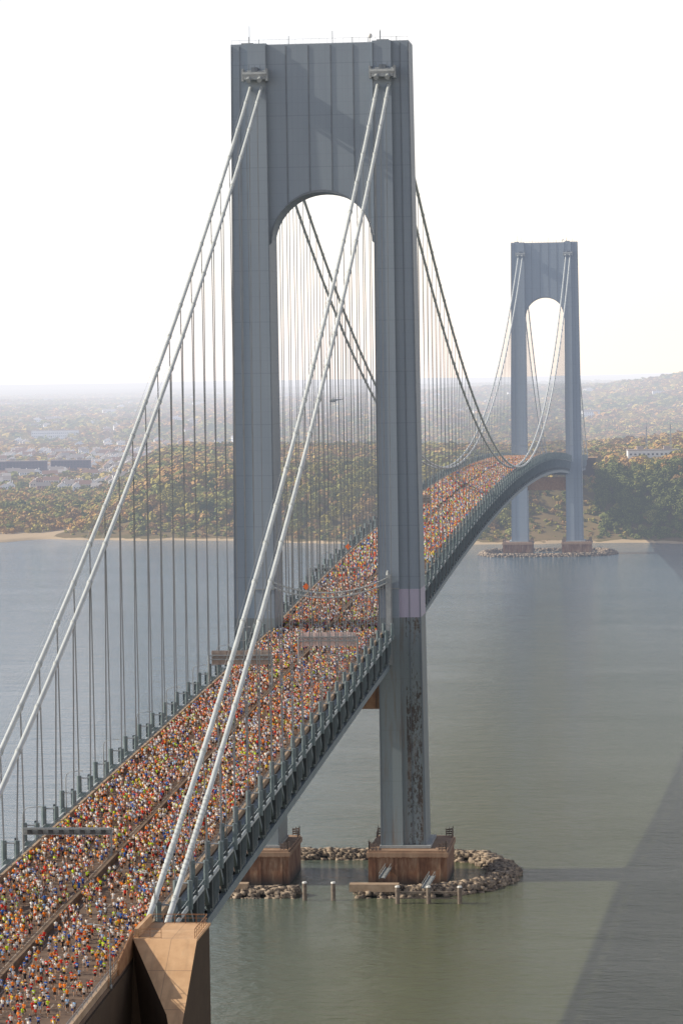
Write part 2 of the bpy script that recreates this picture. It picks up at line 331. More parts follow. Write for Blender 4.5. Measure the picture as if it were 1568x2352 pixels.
def make_tower(ty):
    mb=MB(); xi=13.2; zs=160.; zt=ZT; n=28; yf=6.2
    xs=[-xi*math.cos(math.pi*i/n) for i in range(n+1)]; az=[zs+13.0*math.sin(math.pi*i/n) for i in range(n+1)]
    for i in range(n):
        for sg in (-1,1):
            q=[(xs[i],ty+sg*yf,az[i]),(xs[i+1],ty+sg*yf,az[i+1]),(xs[i+1],ty+sg*yf,zt),(xs[i],ty+sg*yf,zt)]
            mb.poly(q if sg<0 else q[::-1],0)
        mb.poly([(xs[i],ty-yf,az[i]),(xs[i],ty+yf,az[i]),(xs[i+1],ty+yf,az[i+1]),(xs[i+1],ty-yf,az[i+1])],0)
        mb.poly([(xs[i],ty-yf-.25,az[i]+.0),(xs[i+1],ty-yf-.25,az[i+1]),(xs[i+1]*.95,ty-yf-.25,az[i+1]+.6),(xs[i]*.95,ty-yf-.25,az[i]+.6)],1)
    mb.poly([(-xi,ty-yf,zt),(xi,ty-yf,zt),(xi,ty+yf,zt),(-xi,ty+yf,zt)],0)
    for rx in (-8.4,-2.8,2.8,8.4):
        za=zs+13.0*math.sqrt(1-(rx/xi)**2)+.3
        mb.box(rx-.13,rx+.13,ty-yf-.12,ty-yf,za,zt-.4,1); mb.box(rx-.13,rx+.13,ty+yf,ty+yf+.12,za,zt-.4,1)
    tower=mb.obj("bridge_tower",[M_tower,M_rib],bridge)
    for s in (-1,1):
        mb=MB()
        def sec(z):
            u=(ZT-z)/200.8; o=22.2+1.9*u; a=7.0+1.3*u; b=5.9+1.3*u; i=13.2-.4*u; m=17.9+.5*u
            p=[(i,-a),(m,-a),(m,-b),(o,-b),(o,b),(m,b),(m,a),(i,a)]
            return [(s*x,ty+y,z) for x,y in (p if s>0 else p[::-1])]
        zl=[9.2,45,80,120,160,ZT+.3]
        for a,b in zip(zl[:-1],zl[1:]): mb.prism(sec(a),sec(b),0)
        def rib(xa,xb,yy,w=.12):
            mb.beam((s*xb,ty+yy-1.35,9.6),(s*xa,ty+yy,ZT-.2),w*2,.3,1)
        rib(20.0,20.9,-5.95,.05); rib(22.05,23.9,-5.98,.10); rib(13.35,12.95,-7.08,.08)
        mb.box(*(sorted((s*12.6,s*25.4))),ty-9.2,ty+9.2,9.0,9.6,2)
        mb.box(*(sorted((s*12.9,s*18.35))),ty-8.05,ty-7.9,73.9,74.15,2)
        mb.obj("tower_leg",[M_tower,M_rib,M_saddle],tower)
        for sg in (-1,1):
            mb=MB(); yy=ty+sg*7.0; yo=ty+sg*9.4; y0,y1=min(yy,yo),max(yy,yo)
            mb.tube([(s*12.9,(yy*.35+yo*.65),202.3),(s*18.9,(yy*.35+yo*.65),202.3)],1.0,12,0)
            mb.box(*(sorted((s*13.1,s*18.7))),y0,y1-.6 if sg>0 else y1,201.0,202.0,0)
            for cx in (14.5,17.3):
                mb.tube([(s*cx,ty+sg*6.9,202.2),(s*cx,ty+sg*10.6,200.6)],.6,10,0)
            mb.box(*(sorted((s*12.6,s*13.2))),y0,y1,200.6,203.7,0); mb.box(*(sorted((s*18.6,s*19.2))),y0,y1,200.6,203.7,0)
            mb.box(*(sorted((s*15.1,s*16.7))),y0,y1,202.4,204.0,1)
            for k in range(5): mb.beam((s*(13+k*1.4),yo,203.0),(s*(13+k*1.4),yo,204.6),.1,.1,1)
            mb.obj("cable_saddle",[M_saddle,M_rib],tower)
    mb=MB(); mb.box(-13.1,13.1,ty-5,ty+5,43.5,52.0); 
    for k in range(-4,5): mb.box(k*2.9-.12,k*2.9+.12,ty-5.3,ty-5,43.6,51.9)
    mb.obj("cross_strut",[M_rust],tower)
    mb=MB(); R=ZT+.2
    for s in (-1,1):
        mb.beam((-22,ty+s*5.6,R+1.1),(22,ty+s*5.6,R+1.1),.05,.05)
        for k in range(-22,23,2): mb.beam((k,ty+s*5.6,R),(k,ty+s*5.6,R+1.1),.05,.05)
    for k in (-18,-15.5,-8,3,8,12,15,19): mb.beam((k,ty-3,R),(k,ty-3,R+random.choice((1.5,2.2,3.2))),.15,.15)
    mb.beam((-18,ty-2,R),(-18,ty-2,R+5),.1,.1); mb.beam((14.8,ty-2,R),(14.8,ty-2,R+3),.2,.2)
    mb.box(-20,-17,ty-3,ty,R,R+.7); mb.box(14,17,ty-3,ty,R,R+.8)
    mb.obj("roof_railing",[M_saddle],tower)
    mb=MB()
    mb.tube([(12.5,ty-4,R+1),(12.5,ty-4,R+1.2),(12.5,ty-4,R+1.6),(12.5,ty-4,R+2),(12.5,ty-4,R+2.2)],[.15,.45,.55,.45,.2],10)
    mb.beam((12.5,ty-4,R),(12.5,ty-4,R+1.1),.2,.2)
    mb.obj("roof_beacon",[M_white],tower,True)
    for s in (-1,1):
        mb=MB(); mb.box(s*19.8-9.8,s*19.8+9.8,ty-12.5,ty+12.5,-4,8.9); mb.box(s*19.8-10.2,s*19.8+10.2,ty-13,ty+13,7.2,8.4)
        for k in range(4): mb.box(s*19.8-8.5+k*5.4,s*19.8-7.9+k*5.4,ty-12.75,ty-12.5,-1,7.15)
        mb.obj("pier",[M_pier],bridge)
        cx=s*19.8
        for sx in (-1,1):
            for sy in (-1,1):
                mb=MB(); X=cx+sx*9.6; Yc=ty+sy*12.3
                for k in range(5):
                    mb.beam((X,Yc-sy*k*1.1,8.9),(X,Yc-sy*k*1.1,11.4-.3*k),.16,.16)
                    if k<3: mb.beam((X-sx*k*.9,Yc,8.9),(X-sx*k*.9,Yc,11.4-.3*k),.16,.16)
                for hh in (.5,1.1,1.7): mb.beam((X,Yc,8.9+hh),(X,Yc-sy*4.4,8.9+hh*.8),.1,.35); mb.beam((X,Yc,8.9+hh),(X-sx*1.8,Yc,8.9+hh*.85),.1,.35)
                mb.obj("pier_guard",[M_guard],bridge)
    return tower
T1=make_tower(0.0); T2=make_tower(SP)
allY=list(np.arange(-356,-6,6.0))+list(np.arange(-6,0,3))+list(np.arange(0,SP,8.0))+list(np.arange(SP,SP+357,6.0))
for cx in (-17.3,-14.5,14.5,17.3):
    mb=MB(); mb.tube([(cx,y,cab_z(y)) for y in allY],.42,10,0)
    for y in st_side+st_main+st_far:
        d=.7; mb.tube([(cx,y-d/2,cab_z(y-d/2)),(cx,y+d/2,cab_z(y+d/2))],.53,8,1)
    for k in range(16):
        y=-318-k*1.5; mb.tube([(cx,y,cab_z(y)),(cx,y-.4,cab_z(y-.4))],.5,10,1)
    for dx in (-.5,.5): mb.tube([(cx+dx,y,cab_z(y)+1.25) for y in allY if -340<y<-12],.025,3,1)
    mb.obj("main_cable",[M_cable,M_band],bridge,True)
def hanger(mb,mb2,s,y):
    z1=deck_z(y)+3.0; z0=cab_z(y)
    if z0>z1+.5:
        for cx in (14.5,17.3):
            for dy in (-.3,.3): mb.beam((s*cx,y+dy,z0),(s*(14.95 if cx<15 else 17.0),y+dy,z1),.10,.10)
        mb.box(*(sorted((s*14.9,s*17.05))),y-.36,y+.36,z1-.05,z1+.08,0)
    zt=min(z1,z0+.2); zt=max(zt,deck_z(y)+1.0)
    for xx in (14.95,17.0):
        mb2.tube([(s*xx,y-.0,deck_z(y)-.8),(s*xx,y,zt+.4)],.44,7,0)
    mb2.box(*(sorted((s*15.0,s*17.0))),y-.4,y+.4,deck_z(y)-.6,deck_z(y)+.5,0)
order=sorted(st_side+st_main+st_far); near=order[:50]; rest=order[50:]
for s in (-1,1):
    for y in near:
        a=MB();b=MB(); hanger(a,b,s,y)
        if a.v: a.obj("suspender_rope",[M_rope],bridge)
        b.obj("hanger_sleeve",[M_sleeve],bridge)
a=MB();b=MB()
for s in (-1,1):
    for y in rest: hanger(a,b,s,y)
o=a.obj("suspender_ropes",[M_rope],bridge); o["kind"]="stuff"
o=b.obj("hanger_sleeves",[M_sleeve],bridge); o["kind"]="stuff"
mb=MB()
for dy in (-9.6,-8.2):
    pts=[(x,dy,74.5-2.6*(1-(x/13.)**2)) for x in np.linspace(-13.2,15.5,25)]
    for h in (0,1.2):
        mb.tube([(p[0],p[1],p[2]+h) for p in pts],.16,5)
    for p in pts: mb.beam(p,(p[0],p[1],p[2]+1.1),.09,.09)
for p,q in zip(pts[:-1],pts[1:]): mb.beam((p[0],-8.9,p[2]),(q[0],-8.9,q[2]),1.4,.3)
mb.obj("maintenance_catwalk",[M_saddle],bridge)
mb=MB(); mb.box(15.0,16.3,-9.6,-8.1,55,77.5); mb.tube([(15.6,-9,77.5),(15.6,-9,78.6)],[.6,.3],8)
mb.obj("access_hoist",[M_saddle],bridge)
def anchorage(sy,y0):
    f=lambda t: y0-sy*t          # t = distance away from the water
    mb=MB()
    for s in (-1,1):
        xa,xb=s*14.9,s*23.3
        prof=[(0,53.7),(11.6,53.7),(14.5,43),(60,20),(60,-3),(0,-3)]
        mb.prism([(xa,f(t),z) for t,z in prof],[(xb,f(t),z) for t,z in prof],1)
        mb.box(*sorted((s*14.9,s*23.5)),*sorted((f(0),f(12))),53.7,54.0,0)
        mb.box(*sorted((s*14.9,s*15.4)),*sorted((f(0),f(11))),54.004,55.2,0)
        A=(xa,f(12),54.0); B=(s*23.5,f(12),54.0); Cc=(s*23.5,f(30),42.3); D=(s*23.2,f(30),42.3); E=(s*21.2,f(23.7),46.4)
        mb.poly([A,B,Cc,D,E] if s*sy<0 else [A,E,D,Cc,B],0)
        low=lambda p:(p[0],p[1],20.0)
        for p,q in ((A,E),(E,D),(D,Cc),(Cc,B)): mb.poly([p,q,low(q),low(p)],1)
    dz=lambda t: deck_z(f(t))-.62
    prof=[(0,dz(0)),(104,dz(104)),(104,-3),(0,-3)]
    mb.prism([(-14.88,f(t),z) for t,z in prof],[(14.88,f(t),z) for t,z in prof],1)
    return mb.obj("anchorage",[M_anch,M_anch_shade],bridge)
anchorage(1,-355.0)
anchorage(-1,SP+355.0)
mb=MB()
def fence(pts,h=1.8,st=1.5):
    for p,q in zip(pts[:-1],pts[1:]):
        p=Vector(p);q=Vector(q);n=max(1,int((q-p).length/st))
        for i in range(n+1):
            c=p.lerp(q,i/n); mb.beam(c,c+Vector((0,0,h)),.07,.07)
        for hh in (.15,.75,1.3,h): mb.beam(p+Vector((0,0,hh)),q+Vector((0,0,hh)),.05,.05)
fence([(14.7,-384,51),(14.7,-370,51.5),(14.7,-356,52.0)],2.4); fence([(15.6,-366.4,54.0),(18.6,-366.4,54.0)],1.2); fence([(15.6,-355.5,54.0),(23.1,-355.5,54.0),(23.1,-366.4,54.0)],1.2)
mb.obj("anchorage_fence",[M_rust],bridge)
mb=MB(); mb.prism([(14.62,-377,51.1),(14.62,-366.5,51.5),(14.62,-366.5,55.1),(14.62,-377,53.0)],[(14.82,-377,51.1),(14.82,-366.5,51.5),(14.82,-366.5,55.1),(14.82,-377,53.0)])
mb.obj("anchorage_screen",[M_rust],bridge)

# ------------------------------------------------------------------ gantries, lamps, signs
def gantry(y,x0,x1,h,panel,label,boxes=0,mat=None):
    z=deck_z(y); g=empty("sign_gantry",(x0,y,z)); tag(g,label,"sign gantry","overhead sign gantries on the bridge roadway")
    for x in (x0,x1):
        mb=MB(); mb.tube([(x-x0,0,0),(x-x0,0,h)],.18,8); mb.box(x-x0-.35,x-x0+.35,-.35,.35,0,.5); mb.obj("post",[M_pole],g)
    mb=MB(); w=x1-x0
    for zz in (h-.9,h):
        for yy in (-.35,.35): mb.beam((0,yy,zz),(w,yy,zz),.16,.16)
    n=int(w/1.2)
    for i in range(n):
        a=w*i/n;b=w*(i+1)/n
        mb.beam((a,-.35,h-.9),(b,-.35,h),.08,.08); mb.beam((a,.35,h),(b,.35,h-.9),.08,.08); mb.beam((a,-.35,h),(a,.35,h),.07,.07)
    if boxes>6: mb.box(.1,w-.1,-.2,.2,h-.75,h-.15)
    mb.obj("beam",[M_pole],g)
    if panel:
        mb=MB(); mb.box(.6,w-.3,.45,.6,h-2.1,h+1.0)
        for i in range(9): mb.box(.8+(w-1.6)*i/8-.06,.8+(w-1.6)*i/8+.06,.36,.45,h-2.0,h+.9)
        mb.obj("sign_panel",[mat or M_signb],g)
    for i in range(boxes):
        x=w*(i+.7)/(boxes+.4); mb=MB(); mb.box(x-.35,x+.35,-.7,-.44,h-.8,h-.2); mb.box(x-.4,x+.4,-.85,-.7,h-.2,h-.13); mb.obj("lane_signal",[M_dark],g)
gantry(-298,-14.8,-.8,4.6,False,"grey gantry with dark lane signals spanning one carriageway",8)
gantry(-106,-14.8,-.8,7.2,True,"gantry with wide brown sign back above the runners")
gantry(81,-14.8,-.8,6.6,False,"thin grey overhead gantry beyond the tower",5)
gantry(-72,.8,14.3,7.0,True,"gantry with pale pinkish sign board above the runners",0,M_signp)
gantry(330,-14.8,-.8,6.6,True,"distant overhead gantry on the main span")
pm=MB(); pm.tube([(0,0,0),(0,0,7.0),(.15,0,7.7),(.7,0,8.1),(2.4,0,8.3)],[.1,.08,.07,.06,.05],6); pm.box(-.18,.18,-.18,.18,0,.5)
pole=pm.mesh("lamp_pole",[M_pole],True)
hm=MB(); hm.hexa([(2.2,-.13,8.2),(2.95,-.16,8.2),(2.95,.16,8.2),(2.2,.13,8.2),(2.3,-.08,8.42),(2.85,-.1,8.38),(2.85,.1,8.38),(2.3,.08,8.42)]); head=hm.mesh("lamp_head",[M_saddle])
for s in (-1,1):
    for k,y in enumerate(np.arange(-400+(0 if s<0 else 17),1290,34.0)):
        if abs(y)<14: continue
        e=empty("street_lamp",(s*14.8,y,deck_z(y)-.3)); tag(e,"slim grey street lamp standing at the edge of the roadway","street lamp","street lamps along the bridge edge")
        if s>0: e.rotation_euler=(0,0,math.pi)
        for n,me in (("pole",pole),("lamp_head",head)):
            link(bpy.data.objects.new(n,me),e)
for y in (62,170):
    e=empty("road_sign",(-13.6,y,deck_z(y))); tag(e,"orange diamond warning sign on a post at the road edge","road sign","orange warning signs")
    mb=MB(); mb.beam((0,0,0),(0,0,3.6),.12,.12); mb.obj("post",[M_pole],e)
    mb=MB(); mb.prism([(-1,-.12,3.6),(0,-.12,2.6),(1,-.12,3.6),(0,-.12,4.6)],[(-1,-.07,3.6),(0,-.07,2.6),(1,-.07,3.6),(0,-.07,4.6)]); mb.obj("sign_panel",[M_orange],e)

# ------------------------------------------------------------------ bulk merging
def get_base(me,reg=None):
    n=len(me.vertices); v=np.empty(n*3); me.vertices.foreach_get("co",v)
    lt=np.empty(len(me.polygons),int); me.polygons.foreach_get("loop_total",lt)
    lv=np.empty(len(me.loops),int); me.loops.foreach_get("vertex_index",lv)
    return dict(v=v.reshape(-1,3),lt=lt,lv=lv,reg=np.zeros(len(lt),int) if reg is None else np.asarray(reg,int))
def mkmesh(name,V,LT,LV,COL,mat):
    me=bpy.data.meshes.new(name); me.vertices.add(len(V)); me.vertices.foreach_set("co",V.astype(np.float32).ravel())
    me.loops.add(len(LV)); me.loops.foreach_set("vertex_index",LV.astype(np.int32))
    me.polygons.add(len(LT)); ls=np.concatenate([[0],np.cumsum(LT)[:-1]]).astype(np.int32); me.polygons.foreach_set("loop_start",ls)
    me.update(calc_edges=True)
    ca=me.color_attributes.new("Col",'FLOAT_COLOR','CORNER'); c=np.ones((len(LV),4),np.float32); c[:,:3]=COL
    ca.data.foreach_set("color",c.ravel()); me.materials.append(mat); return me
def inst_arrays(base,pos,rot,scl,pal):
    K=len(pos); v=base['v']; c,s=np.cos(rot)[:,None],np.sin(rot)[:,None]
    sc=scl if scl.ndim==2 else np.repeat(scl[:,None],3,1)
    x=v[None,:,0]*sc[:,0:1]; y=v[None,:,1]*sc[:,1:2]; z=v[None,:,2]*sc[:,2:3]
    V=np.stack([x*c-y*s+pos[:,0:1],x*s+y*c+pos[:,1:2],z+pos[:,2:3]],-1).reshape(-1,3)
    LV=(base['lv'][None,:]+np.arange(K)[:,None]*len(v)).ravel(); LT=np.tile(base['lt'],K)
    rl=np.repeat(base['reg'],base['lt']); COL=pal[:,rl,:].reshape(-1,3)
    return V,LT,LV,COL
def bulk(name,items,mat):
    Vs,LTs,LVs,Cs=[],[],[],[];off=0
    for it in items:
        if len(it[1])==0: continue
        V,LT,LV,COL=inst_arrays(*it); Vs.append(V);LTs.append(LT);LVs.append(LV+off);Cs.append(COL);off+=len(V)
    me=mkmesh(name,np.concatenate(Vs),np.concatenate(LTs),np.concatenate(LVs),np.concatenate(Cs),mat)
    return link(bpy.data.objects.new(name,me))
def single(name,base,pal,mat):
    V,LT,LV,COL=inst_arrays(base,np.zeros((1,3)),np.zeros(1),np.ones(1),pal[None]); return mkmesh(name,V,LT,LV,COL,mat)

# ------------------------------------------------------------------ runners
def person_base(ph,sub):
    J=[];E=[]
    def j(co,r): J.append((Vector(co),r)); return len(J)-1
    def e(a,b,l): E.append((a,b,l))
    lean=-.05
    pel=j((0,0,.96),(.145,.11)); sp=j((0,lean*.5,1.15),(.125,.095)); ch=j((0,lean,1.36),(.165,.115)); nk=j((0,lean-.01,1.51),(.06,.06))
    hb=j((0,lean-.04,1.60),(.08,.09)); hd=j((0,lean-.04,1.69),(.088,.105)); ht=j((0,lean-.02,1.77),(.06,.07))
    e(pel,sp,1);e(sp,ch,1);e(ch,nk,1);e(nk,hb,0);e(hb,hd,0);e(hd,ht,4)
    for s in (-1,1):
        a=.62*math.sin(ph)*s; bend=.35+1.15*max(0,math.sin(-ph*1.0)*s)+.15
        hip=j((s*.1,0,.9),(.09,.095)); kn=J[hip][0]+.43*Vector((0,-math.sin(a),-math.cos(a))); k=j(kn,(.062,.066))
        an=kn+.42*Vector((0,-math.sin(a-bend),-math.cos(a-bend))); n=j(an,(.042,.045)); md=(J[hip][0]*.45+kn*.55)
        m=j(md,(.085,.09)); fd=Vector((0,-math.cos(a-bend),math.sin(a-bend)))
        t=j(an+fd*.16+Vector((0,0,-.03)),(.045,.035))
        e(pel,hip,2);e(hip,m,2);e(m,k,0);e(k,n,0);e(n,t,3)
        b=-.7*math.sin(ph)*s; shv=j((s*.19,lean,1.43),(.062,.065)); sh=J[shv][0]
        el=sh+.28*Vector((s*.2,-math.sin(b),-math.cos(b))); q=j(el,(.042,.044)); b2=b+1.45
        wr=el+.24*Vector((-s*.15,-math.sin(b2),-math.cos(b2))); wv=j(wr,(.03,.033)); hn=j(wr+(wr-el)*.35,(.038,.026))
        e(ch,shv,1);e(shv,q,0);e(q,wv,0);e(wv,hn,0)
    zmin=min(c.z-(r[1]) for c,r in J)
    me=bpy.data.meshes.new("p"); me.from_pydata([tuple(c-Vector((0,0,zmin))) for c,r in J],[(a,b) for a,b,l in E],[])
    o=bpy.data.objects.new("p",me); C.objects.link(o); o.modifiers.new("s",'SKIN')
    sv=me.skin_vertices[0].data
    for i,(c,r) in enumerate(J): sv[i].radius=r; sv[i].use_root=(i==0)
    if sub:
        sm=o.modifiers.new("u",'SUBSURF'); sm.levels=1; sm.render_levels=1
    dg=bpy.context.evaluated_depsgraph_get(); ev=o.evaluated_get(dg); m2=ev.to_mesh()
    segs=[(J[a][0]-Vector((0,0,zmin)),J[b][0]-Vector((0,0,zmin)),l,.5*(J[a][1][0]+J[b][1][0])) for a,b,l in E]
    reg=[]
    for p in m2.polygons:
        c=p.center; best=9;L=0
        for a,b,l,r in segs:
            ab=b-a; t=max(0,min(1,(c-a).dot(ab)/ab.length_squared)); d=(c-(a+ab*t)).length-r
            if d<best: best=d;L=l
        hz=c.z+zmin
        if L in(0,4) and hz>1.57 and (c.y>lean-.03 or hz>1.73): L=4
        elif L==4: L=0
        if L==1 and hz<1.0: L=2
        if L==1 and p.normal.y<-.6 and 1.12<hz<1.36 and abs(c.x)<.12: L=5
        reg.append(L)
    base=get_base(m2,reg); ev.to_mesh_clear(); bpy.data.objects.remove(o); bpy.data.meshes.remove(me)
    return base
phs=[1.3,-1.3,.6,-.7,2.6,.1]
hiB=[person_base(p,True) for p in phs]; miB=[person_base(p,False) for p in phs]
def low_person():
    rings=[(0,.07,.12,0),(.45,.12,.16,0),(.9,.17,.13,2),(1.4,.23,.13,1),(1.5,.07,.07,0),(1.78,.09,.1,4)]
    mb=MB()
    for z,a,b,l in rings:
        for k in range(5): t=2*math.pi*k/5; mb.v.append((a*math.cos(t),b*math.sin(t),z))
    reg=[]
    for i in range(5):
        for k in range(5): mb.f.append((5*i+k,5*i+(k+1)%5,5*i+5+(k+1)%5,5*i+5+k)); mb.m.append(0); reg.append([0,2,1,1,0][i] if i<4 else (4 if k<3 else 0))
    mb.f.append(tuple(25+k for k in range(5))); mb.m.append(0); reg.append(4)
    return get_base(mb.mesh("lp",[]),reg)
loB=low_person()
SH=[("orange",(.85,.22,.02),.23),("white",(.84,.82,.77),.26),("red",(.70,.04,.02),.14),("blue",(.04,.15,.52),.10),("lime green",(.52,.72,.03),.07),("black",(.03,.03,.035),.04),("yellow",(.86,.60,.05),.07),("grey",(.34,.33,.32),.04),("pale blue",(.36,.55,.78),.05)]
SR=[("black",(.02,.02,.025),.55),("navy blue",(.03,.05,.18),.18),("grey",(.22,.21,.2),.1),("white",(.65,.63,.6),.08),("red",(.5,.04,.015),.09)]
pS=np.array([s[2] for s in SH]);pS/=pS.sum(); pR=np.array([s[2] for s in SR]);pR/=pR.sum()
skins=np.array([(.54,.31,.19),(.48,.27,.16),(.33,.18,.11),(.12,.06,.035),(.58,.37,.24)])
def palettes(K):
    si=rng.choice(len(SH),K,p=pS); ri=rng.choice(len(SR),K,p=pR); pal=np.zeros((K,6,3))
    pal[:,0]=skins[rng.choice(5,K,p=[.3,.25,.15,.1,.2])]; pal[:,1]=np.array([s[1] for s in SH])[si]*rng.uniform(.75,1.08,(K,1)); pal[:,2]=np.array([s[1] for s in SR])[ri]
    pal[:,3]=.5; pal[:,4]=np.array([(.03,.02,.015),(.1,.06,.03),(.25,.17,.08),(.55,.53,.5)])[rng.choice(4,K,p=[.5,.25,.12,.13])]; pal[:,5]=np.where(rng.random((K,1))<.7,.75,pal[:,1]); return np.clip(pal,0,.88),si,ri
def fill(y0,y1,cx,cy,prob,xr=(-13.4,13.4)):
    xs=np.arange(xr[0]+.3,xr[1]-.2,cx); ys=np.arange(y0,y1,cy); g=np.stack(np.meshgrid(xs,ys),-1).reshape(-1,2)
    g=g+rng.uniform(-.6,.6,g.shape)*np.array([cx,cy])
    cl=.5+.5*np.sin(g[:,0]*.55+np.sin(g[:,1]*.13)*2)*np.sin(g[:,1]*.19+g[:,0]*.2)
    cl2=np.sin(g[:,0]*1.7+np.sin(g[:,1]*.41)*3)*np.sin(g[:,1]*.73+g[:,0]*.9)
    k=rng.random(len(g))<prob*(.42+.8*cl+.3*cl2); k&=np.abs(g[:,0])>.9+.35*np.sin(g[:,1]*.2); return g[k]
pts=np.concatenate([fill(-440,-375,.95,1.25,.50),fill(-375,-300,.92,1.15,.64),fill(-300,20,.88,1.1,.82),fill(20,1290,.92,1.5,.88)])
pts=pts[(pts[:,0]<13.3)&(pts[:,0]>-13.3)]
pz=np.array([deck_z(y) for y in pts[:,1]]); pos=np.c_[pts,pz]
px,py,dp=project(pos+np.array([0,0,1]))
inv=(px>4)&(px<1564)&(py>0)&(py<2346); idx=np.argsort(np.where(inv,dp,1e9))[:300]
rot=rng.normal(0,.18,len(pos)); scl=rng.uniform(.9,1.04,len(pos)); ismask=np.zeros(len(pos),bool); ismask[idx]=True
pal,si,ri=palettes(len(pos)); cache={}
for i in idx:
    key=(int(rng.integers(len(phs))),int(si[i]),int(ri[i]))
    if key not in cache: cache[key]=single("runner_body",hiB[key[0]],pal[i],M_people); cache[key].polygons.foreach_set("use_smooth",[True]*len(cache[key].polygons))
    o=link(bpy.data.objects.new("person",cache[key])); o.location=pos[i]; o.rotation_euler=(0,0,rot[i]); o.scale=(scl[i],)*3
    tag(o,"runner in %s shirt and %s shorts on the roadway"%(SH[si[i]][0],SR[ri[i]][0]),"person","marathon runners on the bridge roadway")
items=[]; r=np.where(~ismask)[0]; nr=r[pos[r,1]<110]; fr=r[pos[r,1]>=110]; pid=rng.integers(0,len(phs),len(nr))
for k in range(len(phs)):
    q=nr[pid==k]; items.append((miB[k],pos[q],rot[q],scl[q],pal[q]))
items.append((loB,pos[fr],rot[fr],scl[fr]*1.05,pal[fr]))
o=bulk("crowd_of_runners",items,M_people); tag(o,"dense colourful mass of runners filling the bridge roadway","crowd",kind="stuff")

# ------------------------------------------------------------------ water, terrain
mb=MB(); mb.poly([(-9000,-2500,0),(9000,-2500,0),(9000,2600,0),(-9000,2600,0)])
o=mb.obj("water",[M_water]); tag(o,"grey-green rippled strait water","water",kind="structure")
def sm(a,b,x): t=np.clip((x-a)/(b-a),0,1); return t*t*(3-2*t)
def fn(x,y,s): return (np.sin(x/s+1.3*np.sin(y/s*.7))+np.sin(y/s*1.1+2+1.7*np.sin(x/s*.6))+.6*np.sin((x+y)/s*1.9+1))/2.6
def shore(x): return 1405-.23*(x-55)+14*np.sin(x/70.)+7*np.sin(x/23.)+3*np.sin(x/8.)-36*sm(-392,-425,x)
def XB(y): return 87-.171*(y+765)
def H(x,y):
    x=np.asarray(x,float);y=np.asarray(y,float); s=y-shore(x)
    spit=sm(-385,-405,x)*(1-sm(95,150,s))
    h=-4+5.2*sm(-12,6,s)+1.6*sm(6,26,s)-1.2*spit*sm(6,26,s)
    hill=sm(XB(y)-70,XB(y)+30,x); h=h+6*sm(40,260,s)*(1-spit)
    h=h+hill*(30*sm(22,150,s)+5*fn(x,y,90)*sm(40,200,s))*(1-.75*sm(900,1700,s))
    h=h+8*sm(40,140,x)*sm(40,200,s)*(1-sm(900,1700,s))
    h=h+4*fn(x,y,400)*sm(300,900,s)+12*(fn(x,y,1100)+.6)*sm(2500,5000,s)
    h=h+104*np.exp(-((x-500)/540)**2-((y-6600)/1500)**2)+30*np.exp(-((x+350)/500)**2-((y-8600)/1500)**2)
    h=h+5*fn(x,y,130)*sm(3500,5500,s)*np.exp(-((x-300)/900)**2)
    return h
def axis(a,b,segs):
    return np.unique(np.concatenate([np.arange(p,q,st) for p,q,st in segs]+[[b]]))
gx=axis(-9000,7000,[(-9000,-2500,250),(-2500,-700,60),(-700,500,8),(500,1500,50),(1500,7000,250)])
gy=axis(1330,22500,[(1330,1900,7),(1900,3000,25),(3000,6000,60),(6000,12000,120),(12000,22500,400)])
GX,GY=np.meshgrid(gx,gy); GZ=H(GX,GY); nx,ny=len(gx),len(gy)
V=np.stack([GX,GY,GZ],-1).reshape(-1,3); ii=(np.arange(ny-1)[:,None]*nx+np.arange(nx-1)[None]).ravel()
LV=np.stack([ii,ii+1,ii+1+nx,ii+nx],-1).ravel(); me=mkmesh("ground",V,np.full(len(ii),4),LV,np.zeros((len(LV),3)),M_ground)
me.polygons.foreach_set("use_smooth",[True]*len(ii))
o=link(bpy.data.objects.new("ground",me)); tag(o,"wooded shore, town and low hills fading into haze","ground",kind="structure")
mb=MB(); mb.hexa([(-2000,-2400,-3),(2000,-2400,-3),(2000,-345,-3),(-2000,-345,-3),(-2000,-2400,2),(2000,-2400,2),(2000,-360,1.2),(-2000,-360,1.2)]); o=mb.obj("near_shore_ground",[M_ground]); tag(o,"flat shore below the near anchorage","ground",kind="structure")

# ------------------------------------------------------------------ trees
def crown_base(n,leaf,seed):
    r=np.random.default_rng(seed); mb=MB(); reg=[]
    nc=9; cl=[]
    for k in range(nc):
        a=r.uniform(0,2*math.pi); rad=r.uniform(.1,.36); z=r.uniform(.38,.86); cl.append((math.cos(a)*rad,math.sin(a)*rad,z,r.uniform(.14,.24),r.integers(0,4)))
    for i in range(n):
        cx,cy,cz,cr,sh=cl[i%nc]; d=r.normal(size=3); d/=np.linalg.norm(d); p=np.array([cx,cy,cz])+d*cr*r.uniform(.65,1.05)*np.array([1,1,.85])
        nrm=d+r.normal(size=3)*.3+np.array([0,0,.25]); nrm/=np.linalg.norm(nrm); t=np.cross(nrm,r.normal(size=3)); t/=np.linalg.norm(t); b=np.cross(nrm,t); s=leaf*r.uniform(.6,1.3)
        mb.poly([p-t*s-b*s*.7,p+t*s-b*s*.5,p+t*s*.7+b*s,p-t*s*.8+b*s*.8]); reg.append(min(3,int(sh)) if r.random()<.7 else int(r.integers(0,4)))
    return get_base(mb.mesh("c",[]),reg)
cHi=[crown_base(420,.042,s) for s in range(6)]; cMid=[crown_base(90,.095,s+20) for s in range(5)]; cLo=[crown_base(26,.17,s+40) for s in range(4)]
tm=MB(); tm.tube([(0,0,-.1),(0,0,.12),(.01,.01,.35),(.0,.02,.7)],[.035,.026,.02,.008],7)
